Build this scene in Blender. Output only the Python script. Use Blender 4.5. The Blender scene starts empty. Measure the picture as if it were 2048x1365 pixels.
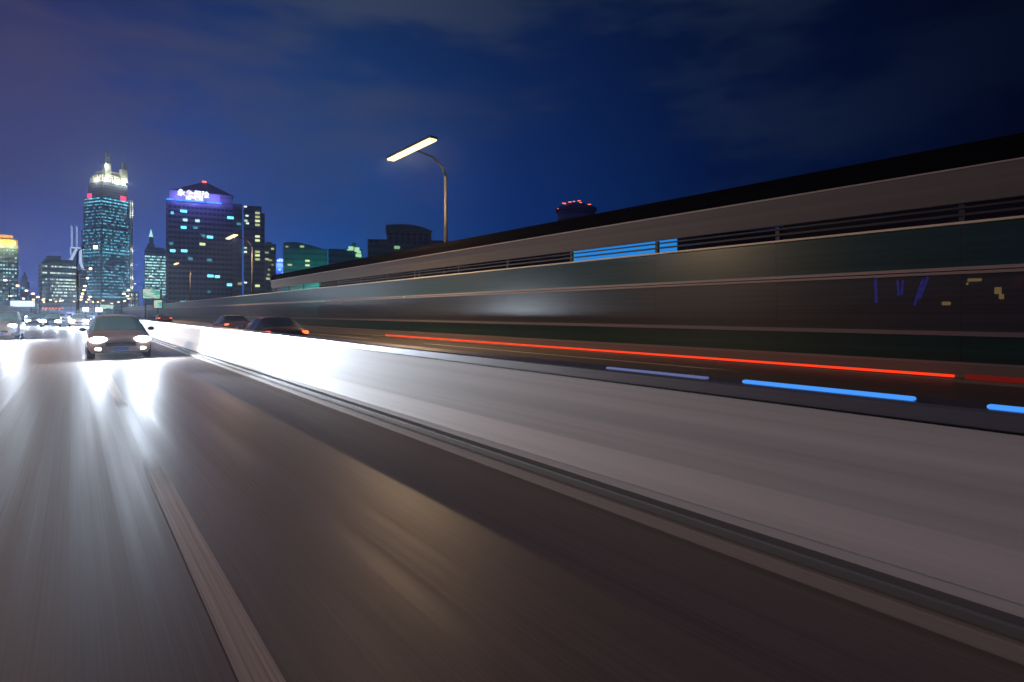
import bpy, bmesh, math, random
from mathutils import Vector, Matrix
random.seed(7)
sc = bpy.context.scene
C = sc.collection
PI = math.pi

HAZE = 0.00055
# ------------------------------------------------------------------ camera
F = 1100.0                       # focal length in pixels of the 2048 px wide photograph
TH = math.atan(874.0 / F)        # the camera looks this far to the right of the road
CT, ST = math.cos(TH), math.sin(TH)
H = 1.6                          # eye height
cam = bpy.data.cameras.new('camera'); camo = bpy.data.objects.new('camera', cam); C.objects.link(camo)
cam.sensor_width = 36; cam.lens = 36 * F / 2048
cam.shift_y = -(682.5 - 626) / 2048
cam.clip_start = 0.05; cam.clip_end = 6000
camo.location = (0, 0, H); camo.rotation_euler = (PI/2, 0, -TH)
sc.camera = camo

# ------------------------------------------------------------------ sky
SUN_EL = math.radians(-4.0); SUN_ROT = math.radians(-60)
w = bpy.data.worlds.new('World'); sc.world = w; w.use_nodes = True
nt = w.node_tree; N = nt.nodes; L = nt.links; N.clear()
def nd(t, **k):
    n = N.new(t)
    for a, b in k.items(): setattr(n, a, b)
    return n
def mth(op, a, b=None, c=None):
    n = nd('ShaderNodeMath', operation=op)
    for i, v in enumerate((a, b, c)):
        if v is None: continue
        if isinstance(v, (int, float)): n.inputs[i].default_value = v
        else: L.new(v, n.inputs[i])
    return n.outputs[0]
out = nd('ShaderNodeOutputWorld'); bg = nd('ShaderNodeBackground'); bg2 = nd('ShaderNodeBackground'); add = nd('ShaderNodeAddShader')
sky = nd('ShaderNodeTexSky', sky_type='NISHITA'); sky.sun_disc = False
sky.sun_elevation = SUN_EL; sky.sun_rotation = SUN_ROT; sky.ozone_density = 4
L.new(sky.outputs[0], bg2.inputs[0]); bg2.inputs[1].default_value = 0.02
tc = nd('ShaderNodeTexCoord')
vn = nd('ShaderNodeVectorMath', operation='NORMALIZE'); L.new(tc.outputs['Generated'], vn.inputs[0])
sp = nd('ShaderNodeSeparateXYZ'); L.new(vn.outputs[0], sp.inputs[0])
az = mth('ARCTAN2', sp.outputs[0], sp.outputs[1])         # 0 = along the road, positive to the right
el = mth('ARCSINE', sp.outputs[2])
def ramp(fac, stops, interp='EASE'):
    r = nd('ShaderNodeValToRGB'); r.color_ramp.interpolation = interp
    e = r.color_ramp.elements
    while len(e) > 1: e.remove(e[-1])
    e[0].position = stops[0][0]; e[0].color = (*stops[0][1], 1)
    for p, c in stops[1:]:
        q = e.new(p); q.color = (*c, 1)
    L.new(fac, r.inputs[0]); return r.outputs[0]
azf = mth('DIVIDE', mth('ADD', az, 1.2), 3.2)               # -1.2..2.0 rad
low = ramp(azf, [(0.0, (.075,.06,.22)), (0.34, (.058,.085,.36)), (0.375, (.052,.096,.44)), (0.434, (.018,.110,.52)), (0.50, (.007,.098,.42)), (0.585, (.003,.038,.21)), (0.70, (.0006,.010,.066)), (0.82, (.0003,.002,.013)), (1.0, (.0002,.001,.006))], 'LINEAR')
high = ramp(azf, [(0.0, (.018,.011,.035)), (0.34, (.013,.012,.036)), (0.46, (.009,.020,.062)), (0.585, (.0035,.013,.058)), (0.70, (.001,.004,.022)), (0.82, (.0004,.0012,.006)), (1.0, (.0003,.001,.004))], 'LINEAR')
elf = ramp(mth('DIVIDE', el, 0.62), [(0.0, (0,0,0)), (0.25, (.22,.22,.22)), (0.8, (.95,.95,.95)), (1.0, (1,1,1))], 'B_SPLINE')
mx = nd('ShaderNodeMix', data_type='RGBA'); L.new(elf, mx.inputs[0]); L.new(low, mx.inputs[6]); L.new(high, mx.inputs[7])
# thin cloud
mp = nd('ShaderNodeMapping'); mp.inputs['Scale'].default_value = (1.2, 1.2, 4.0); L.new(vn.outputs[0], mp.inputs[0])
nz = nd('ShaderNodeTexNoise'); nz.inputs['Scale'].default_value = 1.9; nz.inputs['Detail'].default_value = 4; nz.inputs['Roughness'].default_value = .55; L.new(mp.outputs[0], nz.inputs['Vector'])
cl = ramp(nz.outputs[0], [(0.40, (0,0,0)), (0.60, (1,1,1))])
clf = mth('MULTIPLY', cl, mth('MULTIPLY', elf, 1.0))
mc = nd('ShaderNodeMix', data_type='RGBA'); L.new(clf, mc.inputs[0]); L.new(mx.outputs[2], mc.inputs[6])
cc = ramp(azf, [(0.0, (.10,.07,.13)), (0.36, (.085,.072,.135)), (0.48, (.058,.078,.140)), (0.62, (.024,.040,.085)), (0.85, (.001,.004,.016)), (1.0, (.001,.002,.008))]); L.new(cc, mc.inputs[7])
dk = nd('ShaderNodeVectorMath', operation='SCALE'); L.new(mc.outputs[2], dk.inputs[0]); L.new(mth('SUBTRACT', 1.0, mth('MULTIPLY', elf, .38)), dk.inputs['Scale']); L.new(dk.outputs[0], bg.inputs[0]); bg.inputs[1].default_value = 1.2
L.new(bg.outputs[0], add.inputs[0]); L.new(bg2.outputs[0], add.inputs[1]); L.new(add.outputs[0], out.inputs[0])

sun = bpy.data.lights.new('sun', 'SUN'); sun.energy = 0.01; sun.angle = math.radians(10); sun.color = (.6, .7, 1)
suno = bpy.data.objects.new('sun', sun); C.objects.link(suno); suno.rotation_euler = (math.radians(50), 0, math.radians(40))

sc.view_settings.view_transform = 'Standard'; sc.view_settings.look = 'None'
sc.view_settings.exposure = 0; sc.view_settings.gamma = 1
sc.cycles.use_denoising = True
sc.cycles.max_bounces = 5; sc.cycles.volume_bounces = 0
sc.cycles.sample_clamp_indirect = 4
sc.cycles.caustics_reflective = False; sc.cycles.caustics_refractive = False
sc.cycles.transparent_max_bounces = 12

# ------------------------------------------------------------------ helpers
def P(x, zc, z=0.0):
    """world point at photograph column x and depth zc"""
    xc = (x - 1024) * zc / F
    return Vector((xc*CT + zc*ST, -xc*ST + zc*CT, z))
def HT(y, zc): return H + (626 - y) * zc / F
def box(bm, x0, x1, y0, y1, z0, z1):
    v = [bm.verts.new(p) for p in ((x0,y0,z0),(x1,y0,z0),(x1,y1,z0),(x0,y1,z0),(x0,y0,z1),(x1,y0,z1),(x1,y1,z1),(x0,y1,z1))]
    for f in ((3,2,1,0),(4,5,6,7),(0,1,5,4),(1,2,6,5),(2,3,7,6),(3,0,4,7)): bm.faces.new([v[i] for i in f])
def tube(bm, pts, rads, seg=10):
    rings = []
    for i, p in enumerate(pts):
        p = Vector(p)
        a = Vector(pts[max(i-1,0)]); b = Vector(pts[min(i+1,len(pts)-1)])
        d = (b-a).normalized(); u = d.cross(Vector((0,0,1)))
        if u.length < .01: u = d.cross(Vector((0,1,0)))
        u.normalize(); v = d.cross(u)
        r = rads[i] if hasattr(rads, '__len__') else rads
        rings.append([bm.verts.new(p + u*r*math.cos(2*PI*k/seg) + v*r*math.sin(2*PI*k/seg)) for k in range(seg)])
    for a, b in zip(rings, rings[1:]):
        for k in range(seg): bm.faces.new((a[k], a[(k+1)%seg], b[(k+1)%seg], b[k]))
    bm.faces.new(rings[0][::-1]); bm.faces.new(rings[-1])
def extr(bm, prof, y0, y1, close=True):
    """profile of (x, z) points extruded along y"""
    a = [bm.verts.new((x, y0, z)) for x, z in prof]; b = [bm.verts.new((x, y1, z)) for x, z in prof]
    n = len(prof)
    for i in range(n if close else n-1): bm.faces.new((a[i], a[(i+1)%n], b[(i+1)%n], b[i]))
    if close: bm.faces.new(a[::-1]); bm.faces.new(b)
def ellipsoid(bm, c, r, seg=14, rings=8):
    m = Matrix.Translation(c) @ Matrix.Diagonal((r[0], r[1], r[2], 1))
    bmesh.ops.create_uvsphere(bm, u_segments=seg, v_segments=rings, radius=1, matrix=m)
def BM(): return bmesh.new()
def obj(name, bm, mat, parent=None, smooth=False, bevel=0):
    bmesh.ops.recalc_face_normals(bm, faces=bm.faces)
    me = bpy.data.meshes.new(name); bm.to_mesh(me); bm.free()
    me.materials.append(mat)
    if smooth:
        for p in me.polygons: p.use_smooth = True
    o = bpy.data.objects.new(name, me); C.objects.link(o)
    if parent: o.parent = parent
    if bevel:
        b = o.modifiers.new('bevel', 'BEVEL'); b.width = bevel; b.segments = 2; b.limit_method = 'ANGLE'
    return o
def tag(o, label, cat, group=None, kind=None):
    o['label'] = label; o['category'] = cat
    if group: o['group'] = group
    if kind: o['kind'] = kind
    return o
def thing(name, label, cat, loc=(0,0,0), rz=0, group=None):
    o = bpy.data.objects.new(name, None); C.objects.link(o); o.empty_display_size = .5
    o.location = loc; o.rotation_euler = (0, 0, rz)
    return tag(o, label, cat, group)
def struct(name, bm, mat):
    o = obj(name, bm, mat); o['kind'] = 'structure'; return o
def dup(root, loc, rz, label, group=None, skip=(), scale=None):
    r = root.copy(); C.objects.link(r); r.location = loc; r.rotation_euler = (0,0,rz); r['label'] = label
    if group: r['group'] = group
    if scale: r.scale = scale
    def kids(a, b):
        for ch in list(a.children):
            if ch.name.split('.')[0] in skip or ch.type == 'LIGHT': continue
            c = ch.copy(); C.objects.link(c); c.parent = b; kids(ch, c)
    kids(root, r); return r

def mat(name, col, rough=.6, metal=0, emit=None, es=0, noise=None, bump=0, spec=.5, alpha=None, trans=0):
    m = bpy.data.materials.new(name); m.use_nodes = True
    n = m.node_tree.nodes; l = m.node_tree.links; b = n['Principled BSDF']
    b.inputs['Base Color'].default_value = (*col, 1); b.inputs['Roughness'].default_value = rough
    b.inputs['Metallic'].default_value = metal; b.inputs['Specular IOR Level'].default_value = spec
    if alpha is not None: b.inputs['Alpha'].default_value = alpha
    if trans: b.inputs['Transmission Weight'].default_value = trans
    if emit: b.inputs['Emission Color'].default_value = (*emit, 1); b.inputs['Emission Strength'].default_value = es
    if noise:                               # (scale vector, amount[, roughness amount])
        t = n.new('ShaderNodeTexCoord'); mpn = n.new('ShaderNodeMapping'); mpn.inputs['Scale'].default_value = noise[0]
        l.new(t.outputs['Object'], mpn.inputs[0])
        z = n.new('ShaderNodeTexNoise'); z.inputs['Scale'].default_value = 1; z.inputs['Detail'].default_value = 5; z.inputs['Roughness'].default_value = .6
        l.new(mpn.outputs[0], z.inputs['Vector'])
        mr = n.new('ShaderNodeMapRange'); mr.inputs['From Min'].default_value = .3; mr.inputs['From Max'].default_value = .7
        mr.inputs['To Min'].default_value = 1-noise[1]; mr.inputs['To Max'].default_value = 1+noise[1]
        l.new(z.outputs[0], mr.inputs[0])
        vm = n.new('ShaderNodeVectorMath'); vm.operation = 'SCALE'; vm.inputs[0].default_value = col
        l.new(mr.outputs[0], vm.inputs['Scale']); l.new(vm.outputs[0], b.inputs['Base Color'])
        if bump:
            bp = n.new('ShaderNodeBump'); bp.inputs['Strength'].default_value = bump; bp.inputs['Distance'].default_value = .01
            l.new(z.outputs[0], bp.inputs['Height']); l.new(bp.outputs[0], b.inputs['Normal'])
    return m
def lit(name, col, es, base=(.02,.02,.02)):
    return mat(name, base, .4, 0, col, es)

# asphalt polished by traffic: fine grain drawn out along the direction of travel, wheel tracks, patches
def asphalt(name, base, rough):
    m = bpy.data.materials.new(name); m.use_nodes = True
    n = m.node_tree.nodes; l = m.node_tree.links; b = n['Principled BSDF']
    t = n.new('ShaderNodeTexCoord')
    def ns(scale, detail, r=.6):
        mpn = n.new('ShaderNodeMapping'); mpn.inputs['Scale'].default_value = scale; l.new(t.outputs['Object'], mpn.inputs[0])
        z = n.new('ShaderNodeTexNoise'); z.inputs['Scale'].default_value = 1; z.inputs['Detail'].default_value = detail; z.inputs['Roughness'].default_value = r
        l.new(mpn.outputs[0], z.inputs['Vector']); return z.outputs[0]
    def mrg(v, a, b2, c, d):
        q = n.new('ShaderNodeMapRange'); l.new(v, q.inputs[0])
        for i, x in enumerate((a, b2, c, d)): q.inputs[i+1].default_value = x
        return q.outputs[0]
    def mul(a, c):
        q = n.new('ShaderNodeMath'); q.operation = 'MULTIPLY'; l.new(a, q.inputs[0]); l.new(c, q.inputs[1]); return q.outputs[0]
    fine = ns((75, .22, 1), 6, .75); mid = ns((7, .03, 1), 3); big = ns((.9, .012, 1), 2); grit = ns((260, 90, 1), 2)
    f = mul(mul(mrg(fine, .3, .7, .72, 1.28), mrg(mid, .3, .7, .86, 1.14)), mul(mrg(big, .3, .7, .82, 1.18), mrg(grit, .3, .7, .9, 1.1)))
    vm = n.new('ShaderNodeVectorMath'); vm.operation = 'SCALE'; vm.inputs[0].default_value = base
    l.new(f, vm.inputs['Scale']); l.new(vm.outputs[0], b.inputs['Base Color'])
    l.new(mrg(mid, .3, .7, rough-.07, rough+.07), b.inputs['Roughness'])
    bp = n.new('ShaderNodeBump'); bp.inputs['Strength'].default_value = .25; bp.inputs['Distance'].default_value = .004
    l.new(fine, bp.inputs['Height']); l.new(bp.outputs[0], b.inputs['Normal'])
    return m

M = {}
M['asphalt'] = asphalt('asphalt', (.155,.128,.118), .47)
M['asphalt2'] = asphalt('far_asphalt', (.10,.088,.075), .6)
M['paint'] = mat('road_paint', (.52,.46,.41), .5, noise=((60,.5,1), .25))
M['paint2'] = mat('far_road_paint', (.62,.60,.55), .5, noise=((60,.5,1), .25))
M['ground'] = mat('ground', (.03,.03,.03), .9, noise=((.2,.2,1), .4))
M['concrete'] = mat('barrier_concrete', (.43,.41,.395), .62, noise=((3,.05,7), .22), bump=.08)
M['kerb'] = mat('kerb_stone', (.25,.21,.185), .7, noise=((20,.1,20), .2))
M['cap'] = mat('cap_steel', (.16,.16,.175), .38, .5, noise=((20,.05,20), .15))
M['rail_cream'] = mat('cream_rail', (.92,.74,.45), .35)
M['rail_tan'] = mat('tan_rail', (.42,.33,.27), .45, noise=((10,.05,40), .15))
M['rail_grey'] = mat('grey_rail', (.22,.21,.20), .5)
M['fascia'] = mat('canopy_fascia', (.15,.12,.10), .7, noise=((4,.03,8), .12), spec=.2)
M['hoodtop'] = mat('canopy_top', (.006,.005,.006), 1.0, spec=0)
M['slat'] = mat('dark_slat', (.035,.025,.025), .6)
M['green'] = mat('green_panel', (.018,.062,.046), .28, noise=((2,.04,5), .35), alpha=.88)
M['clear'] = mat('clear_panel', (.062,.068,.062), .3, noise=((3,.03,9), .4), alpha=.80)
M['post'] = mat('steel_post', (.06,.05,.05), .5, .3)
M['parapet'] = mat('parapet_concrete', (.20,.18,.155), .8, noise=((3,.06,9), .2))
M['lamp_metal'] = mat('lamp_metal', (.03,.028,.03), .6, .1)
M['toe'] = mat('toe_strip', (.12,.12,.12), .6, noise=((6,.05,20), .2))
M['lens'] = lit('lamp_lens', (1.0,.72,.34), 2.6)
M['lens_far'] = lit('far_lamp_lens', (1.0,.60,.26), 9)
M['tyre'] = mat('tyre_rubber', (.02,.02,.02), .8)
M['rim'] = mat('wheel_rim', (.5,.5,.52), .3, .9)
M['glass'] = mat('car_glass', (.09,.20,.26), .06, 0, spec=.9)
M['glass_dark'] = mat('dark_car_glass', (.01,.012,.02), .15)
M['chrome'] = mat('chrome_trim', (.6,.6,.62), .2, 1)
M['black'] = mat('black_plastic', (.02,.02,.022), .5)
M['plate'] = mat('number_plate', (.05,.10,.35), .4)
M['head'] = lit('headlight', (.92,.96,1.0), 40)
M['fog'] = lit('fog_lamp', (1.0,.98,.90), 18)
M['tail'] = lit('tail_light', (1.0,.07,.02), 5)
M['tail_dim'] = lit('tail_light_dim', (1.0,.05,.03), 2)
M['trail_blue'] = lit('blue_trail', (.06,.32,1.0), 1.0)  # glow of the added bars that replace passing light trails
M['trail_pale'] = lit('pale_trail', (.28,.36,.85), .35)
M['led_red'] = lit('red_trail', (1.0,.045,.008), 1.15)  # glow of the added bars that replace a tail-light trail
M['red_glow_dim'] = lit('dim_red_glow', (1.0,.04,.02), .10)

# ------------------------------------------------------------------ ground and roads
Y0, Y1 = -14.0, 640.0
b = BM(); box(b, -3000, 3000, -400, 4000, -1.2, -.06); struct('ground', b, M['ground'])
b = BM(); box(b, -16.4, 3.372, Y0, Y1, -.055, 0); struct('road', b, M['asphalt'])
b = BM(); box(b, 4.3, 15.85, Y0, Y1, -.055, 0); struct('far_road', b, M['asphalt2'])
def dashes(name, X, wid, segs):
    """painted dashes; the attribute wear fades the paint towards the worn ends of each dash"""
    b = BM(); wv = []
    for a, c in segs:
        fade = min(1.8, (c-a)*.35); ys = [a, a+fade*.5, a+fade, c-fade, c-fade*.5, c]; ws = [0, .5, 1, 1, .5, 0]
        prev = None
        for yy, ww in zip(ys, ws):
            row = [b.verts.new((X-wid/2, yy, .004)), b.verts.new((X+wid/2, yy, .004))]; wv += [ww, ww]
            if prev: b.faces.new((prev[0], prev[1], row[1], row[0]))
            prev = row
    me = bpy.data.meshes.new(name); b.to_mesh(me); b.free()
    at = me.attributes.new('wear', 'FLOAT', 'POINT'); at.data.foreach_set('value', wv)
    me.materials.append(M['paint2' if name[0] == 'f' else 'paint'])
    o = bpy.data.objects.new(name, me); C.objects.link(o); o['kind'] = 'structure'; return o
def worn(m):
    n = m.node_tree.nodes; l = m.node_tree.links; bs = n['Principled BSDF']
    at = n.new('ShaderNodeAttribute'); at.attribute_name = 'wear'
    t = n.new('ShaderNodeTexCoord'); mpn = n.new('ShaderNodeMapping'); mpn.inputs['Scale'].default_value = (70, .35, 1); l.new(t.outputs['Object'], mpn.inputs[0])
    z = n.new('ShaderNodeTexNoise'); z.inputs['Scale'].default_value = 1; z.inputs['Detail'].default_value = 4; l.new(mpn.outputs[0], z.inputs['Vector'])
    q = n.new('ShaderNodeMath'); q.operation = 'MULTIPLY_ADD'; l.new(z.outputs[0], q.inputs[0]); q.inputs[1].default_value = 1.8; q.inputs[2].default_value = .1
    k = n.new('ShaderNodeMath'); k.operation = 'MULTIPLY'; k.use_clamp = True; l.new(at.outputs['Fac'], k.inputs[0]); l.new(q.outputs[0], k.inputs[1]); l.new(k.outputs[0], bs.inputs['Alpha'])
worn(M['paint']); worn(M['paint2'])
dashes('lane_marking', .635, .16, [(-3+14.2*k, 7.4+14.2*k) for k in range(0, 26)])
dashes('lane_marking', -2.28, .15, [(-9+13.2*k, -2.2+13.2*k) for k in range(0, 26)])
dashes('lane_marking', -5.2, .15, [(-4+13.2*k, 2.6+13.2*k) for k in range(0, 26)])
dashes('lane_marking', -8.1, .15, [(-9+13.2*k, -2.2+13.2*k) for k in range(0, 26)])
dashes('far_lane_marking', 14.2, .22, [(7.5, 26), (31, 60), (64, 90), (96, 130)])
dashes('far_lane_marking', 8.1, .15, [(-6+13.2*k, .2+13.2*k) for k in range(0, 20)])
dashes('far_lane_marking', 11.1, .15, [(-2+13.2*k, 4.2+13.2*k) for k in range(0, 20)])

# ------------------------------------------------------------------ median barrier
mb = thing('median_barrier', 'long pale concrete median barrier with dark steel cap rail beside the lane', 'barrier', (3.37, 0, 0))
b = BM()
extr(b, [(x-3.37, z) for x, z in ((3.60,-.05),(3.60,.19),(3.56,.20),(3.565,.215),(3.645,.42),(3.70,.985),(3.96,.985),(4.02,.42),(4.1,.2),(4.2,-.05))], Y0, Y1)
obj('barrier_wall', b, M['concrete'], mb)
b = BM(); extr(b, [(x-3.37, z) for x, z in ((3.50,-.05),(3.50,.10),(3.51,.112),(3.597,.122),(3.597,-.05))], Y0, Y1); obj('toe_strip', b, M['toe'], mb)
b = BM(); extr(b, [(x-3.37, z) for x, z in ((3.375,-.05),(3.375,.062),(3.39,.075),(3.425,.077),(3.44,.065),(3.44,.02),(3.498,.02),(3.498,-.05))], Y0, Y1); obj('kerb', b, M['kerb'], mb)
b = BM(); extr(b, [(x-3.37, z) for x, z in ((3.665,1.005),(3.66,1.01),(3.66,1.085),(3.675,1.10),(3.97,1.10),(3.99,1.085),(3.99,1.005))], Y0, Y1); obj('cap_rail', b, M['cap'], mb)
b = BM(); extr(b, [(x-3.37, z) for x, z in ((3.72,.985),(3.72,1.006),(3.93,1.006),(3.93,.985))], Y0, Y1); obj('bearing_strip', b, M['black'], mb)

def trail_bar(name, label, grp, mlit, x, y0, y1, z0, z1, wid):  # solid glowing bar added in place of a passing light trail
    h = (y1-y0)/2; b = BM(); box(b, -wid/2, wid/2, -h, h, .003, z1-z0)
    o = obj(name, b, mlit, None, bevel=.014); o.location = (x, (y0+y1)/2, z0); return tag(o, label, 'light trail', grp)
G = 'blue stand-ins for light trails on the median cap rail'
trail_bar('light_trail_bar', 'bright blue stand-in for a light trail on the cap rail, cut by the right edge of the photo', G, M['trail_blue'], 3.705, -.33, .70, 1.10, 1.127, .05)
trail_bar('light_trail_bar', 'long bright blue stand-in for a light trail lying on the median cap rail, fully in view', G, M['trail_blue'], 3.705, 1.01, 2.03, 1.10, 1.127, .05)
trail_bar('light_trail_bar', 'pale violet-blue stand-in for a light trail on the cap rail, farther off and dimmer than its neighbours', G, M['trail_pale'], 3.705, 2.31, 3.3, 1.10, 1.12, .05)

# ------------------------------------------------------------------ noise barriers
def noise_wall(label, X, sgn, ya, yb, hood_end):
    t = thing('noise_barrier', label, 'noise barrier', (X, 0, 0))
    def bar(name, x0, x1, z0, z1, m, a=ya, e=yb):
        b = BM(); box(b, min(sgn*x0, sgn*x1), max(sgn*x0, sgn*x1), a, e, z0, z1); return obj(name, b, m, t)
    # x grows away from the traffic
    b = BM(); extr(b, [(sgn*x, z) for x, z in ((-.62,-.05),(-.62,.055),(-.60,.065),(-.05,.07),(-.05,.36),(.25,.36),(.25,-.05))], ya, yb); obj('parapet', b, M['parapet'], t)
    bar('bottom_rail', -.055, .06, .365, .43, M['rail_grey'])
    bar('low_rail', -.06, .06, 1.05, 1.16, M['rail_grey'])
    bar('middle_rail', -.07, .05, 2.52, 2.585, M['rail_tan'])
    bar('middle_rail', -.07, .05, 2.61, 2.69, M['rail_tan'])
    bar('top_rail', -.11, .05, 3.70, 3.755, M['rail_cream'])
    step = 4.4
    k = 0; y = ya
    pm = {}
    def share(name, key, mk, m, loc):
        if key not in pm:
            o = obj(name, mk(), m, t); pm[key] = o
        else:
            o = pm[key].copy(); C.objects.link(o); o.parent = t
        o.location = loc
    while y < yb - .1:
        e = min(step, yb-y) - .004
        def pn(z0, z1, th=.02):
            def f():
                b = BM(); box(b, -th/2, th/2, 0, e, z0, z1); return b
            return f
        share('green_panel', ('l', e), pn(.43, 1.05), M['green'], (0, y, 0))
        share('clear_panel', ('c', e), pn(1.16, 2.52), M['clear'], (0, y, 0))
        share('green_panel', ('u', e), pn(2.69, 3.70), M['green'], (0, y, 0))
        def pst():
            b = BM(); top = 4.2 if y < hood_end else 3.7
            box(b, -.05, .05, -.06, .06, .36, top); return b
        share('post', ('p', y < hood_end), pst, M['post'], (sgn*.12, y, 0))
        y += step; k += 1
    if hood_end > ya:
        # canopy that leans over the carriageway: slats, beige fascia, dark top
        bar('slat', -.02, .03, 3.90, 3.96, M['slat'], ya, hood_end)
        bar('slat', -.02, .03, 4.07, 4.12, M['slat'], ya, hood_end)
        b = BM(); extr(b, [(sgn*x, z) for x, z in ((-.03,4.20),(-.06,4.20),(-.12,4.62),(-.15,5.0),(.0,5.0),(.03,4.2))], ya, hood_end); obj('canopy_fascia', b, M['fascia'], t)
        b = BM(); extr(b, [(sgn*x, z) for x, z in ((-.18,5.01),(-.10,5.35),(.05,5.62),(.40,5.66),(.40,5.55),(.10,5.01))], ya, hood_end); obj('canopy_top', b, M['hoodtop'], t)
        bar('edge_trim', -.20, -.16, 4.985, 5.02, M['rail_tan'], ya, hood_end)
        b = BM(); box(b, .32, .6, ya, hood_end, .1, 3.65) if False else box(b, sgn*.38, sgn*.44, ya, hood_end, 5.64, 5.69); obj('edge_trim', b, M['rail_grey'], t)
    return t
noise_wall('tall roadside noise barrier with green panels, cream rail and dark canopy, right side', 16.5, 1, Y0, 300, 62)
noise_wall('lower noise barrier without canopy far off at the left edge', -16.5, -1, 110, 400, -99)
noise_group = 'red stand-ins for a tail-light trail along the foot of the noise barrier'
ords = ['first','second','third','fourth','fifth','sixth','seventh','eighth','ninth','tenth','eleventh','twelfth','thirteenth','fourteenth','fifteenth','sixteenth','seventeenth','eighteenth','nineteenth','twentieth']
y = 3.6; k = 0  # red bars added where a passing car's tail lights leave a trail
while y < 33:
    trail_bar('light_trail_bar', '%s red piece of the tail-light trail stand-in from the right along the foot of the noise barrier' % ords[k], noise_group, M['led_red'], 15.96, y, y+2.965, .10, .165+.002*k, .07)
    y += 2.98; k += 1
trail_bar('light_trail_bar', 'dim red piece of the tail-light trail stand-in at the right end of the red row', noise_group, M['red_glow_dim'], 15.96, .5, 3.4, .07, .2, .08)

# ------------------------------------------------------------------ street lamps
def make_lamp(name, label, loc, side, h, near, reach=2.3, ll=1.3, power=0, group=None, kk=1):
    """loc = foot of the pole; side = -1 the arm reaches to smaller x"""
    t = thing(name, label, 'street lamp', loc, 0, group)
    r = .12 if near else .14
    b = BM(); tube(b, [(0,0,0),(0,0,h*.5),(0,0,h-1.1)], [r*1.25, r, r*.7], 12 if near else 6); obj('pole', b, M['lamp_metal'], t, True)
    if near:
        b = BM(); tube(b, [(0,0,0),(0,0,.5)], .22, 12); obj('base', b, M['lamp_metal'], t)
    b = BM(); tube(b, [(0,0,h-1.15),(side*.25,0,h-.6),(side*.9,0,h-.15),(side*reach*.8,0,h+.02),(side*reach,0,h+.06)], [.08,.07,.06,.055,.05], 8 if near else 5); obj('arm', b, M['lamp_metal'], t, True)
    b = BM(); k_ = kk; box(b, side*reach-.27*k_, side*reach+.27*k_, -ll/2, ll/2, h+.03, h+.14); hs = obj('lamp_head', b, M['lamp_metal'], t, bevel=.03 if near else 0)
    b = BM(); box(b, side*reach-.24*k_, side*reach+.24*k_, -ll/2+.05, ll/2-.05, h-(.08 if near else .1+.15*kk), h+.027); obj('lens', b, M['lens'] if near else M['lens_far'], hs, bevel=.05 if near else 0)
    if power:
        la = bpy.data.lights.new('lamp_light', 'AREA'); la.shape = 'RECTANGLE'; la.size = .5; la.size_y = ll; la.energy = power; la.color = (1.0,.66,.37)
        lo = bpy.data.objects.new('lamp_light', la); C.objects.link(lo); lo.parent = hs; lo.location = (side*reach, 0, h-.12)
    return t
near_right = []
Rw = 'street lamps behind the right noise barrier'
def rlamp(zn, label, pw, ll): make_lamp('street_lamp', label, (17.35, zn, 0), -1, 10.9, True, 2.35, ll, pw, Rw)
rlamp(28.2, 'nearest street lamp, head stretched into a large warm bar along its light streak, high above the noise barrier', 1300, 5.2)  # head stretched along the road to cover part of its light streak
rlamp(74, 'second street lamp, glowing in front of the dark pyramid-roofed building', 2200, 4.6)
rlamp(121, 'third street lamp, left of the second and lower in the photo', 2000, 3.6)
make_lamp('street_lamp', 'fourth street lamp, glowing before the narrow building with bright rows', (17.35, 166, 0), -1, 10.9, True, 2.35, 3.0, 0, Rw)
make_lamp('street_lamp', 'fifth street lamp of the right row, beside the tall crowned tower foot', (17.35, 212, 0), -1, 10.9, True, 2.35, 2.4, 0, Rw)
# lamps of the left roadside that stand outside the picture but light the road
for zn, pw in ((30, 8200), (75, 4500)):
    make_lamp('street_lamp', {30:'left roadside lamp level with the bronze saloon, outside the photo', 75:'left roadside lamp level with the second right lamp, outside the photo'}[zn], (-17.35, zn, 0), 1, 10.9, True, 2.35, 2.0, pw, 'left roadside lamps outside the frame')
def lamp_at(x, y, label, group, side=1, hh=10.9):
    zc = (hh - H) * F / (626 - y)
    p = P(x, zc); near = False
    return make_lamp('street_lamp', label, (p.x - side*2.0, p.y, 0), side, hh, False, 2.0, min(1.2+zc*.004, 2.6), 0, group, max(.9, min(2.3, zc/140)))
lst = [(10,560),(35,571),(53,581),(66,587),(76,594),(86,600)]
for i, q in enumerate(lst): lamp_at(*q, '%s street lamp from the left edge, in the row that runs down to the right' % ords[i], 'street lamps of the left roadside row')
lst = [(191,493),(181,537),(175,556),(170,572),(168,580),(165,587),(163,593),(162,599)]
for i, q in enumerate(lst): lamp_at(*q, '%s lamp from the top in the column of lamps before the tall crowned tower' % ords[i], 'street lamps in the central column')
lst = [(180,593),(177,599),(173,604),(186,604),(196,604),(206,601),(209,610),(224,607),(237,604),(249,602),(258,597),(255,592),(248,587),(257,580)]
lst.sort()
for i, q in enumerate(lst): lamp_at(*q, '%s from left of the small distant lamps curving below the tall crowned tower' % ords[i], 'distant street lamps on the curving ramp', -1)
lst = [(20,592),(47,597),(67,599),(72,612),(83,607),(88,604),(94,607),(101,600),(112,603),(120,602),(125,601),(148,603)]
for i, q in enumerate(lst): lamp_at(*q, '%s from left of the small distant lamps along the foot of the left skyline' % ords[i], 'distant street lamps along the left skyline')

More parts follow.
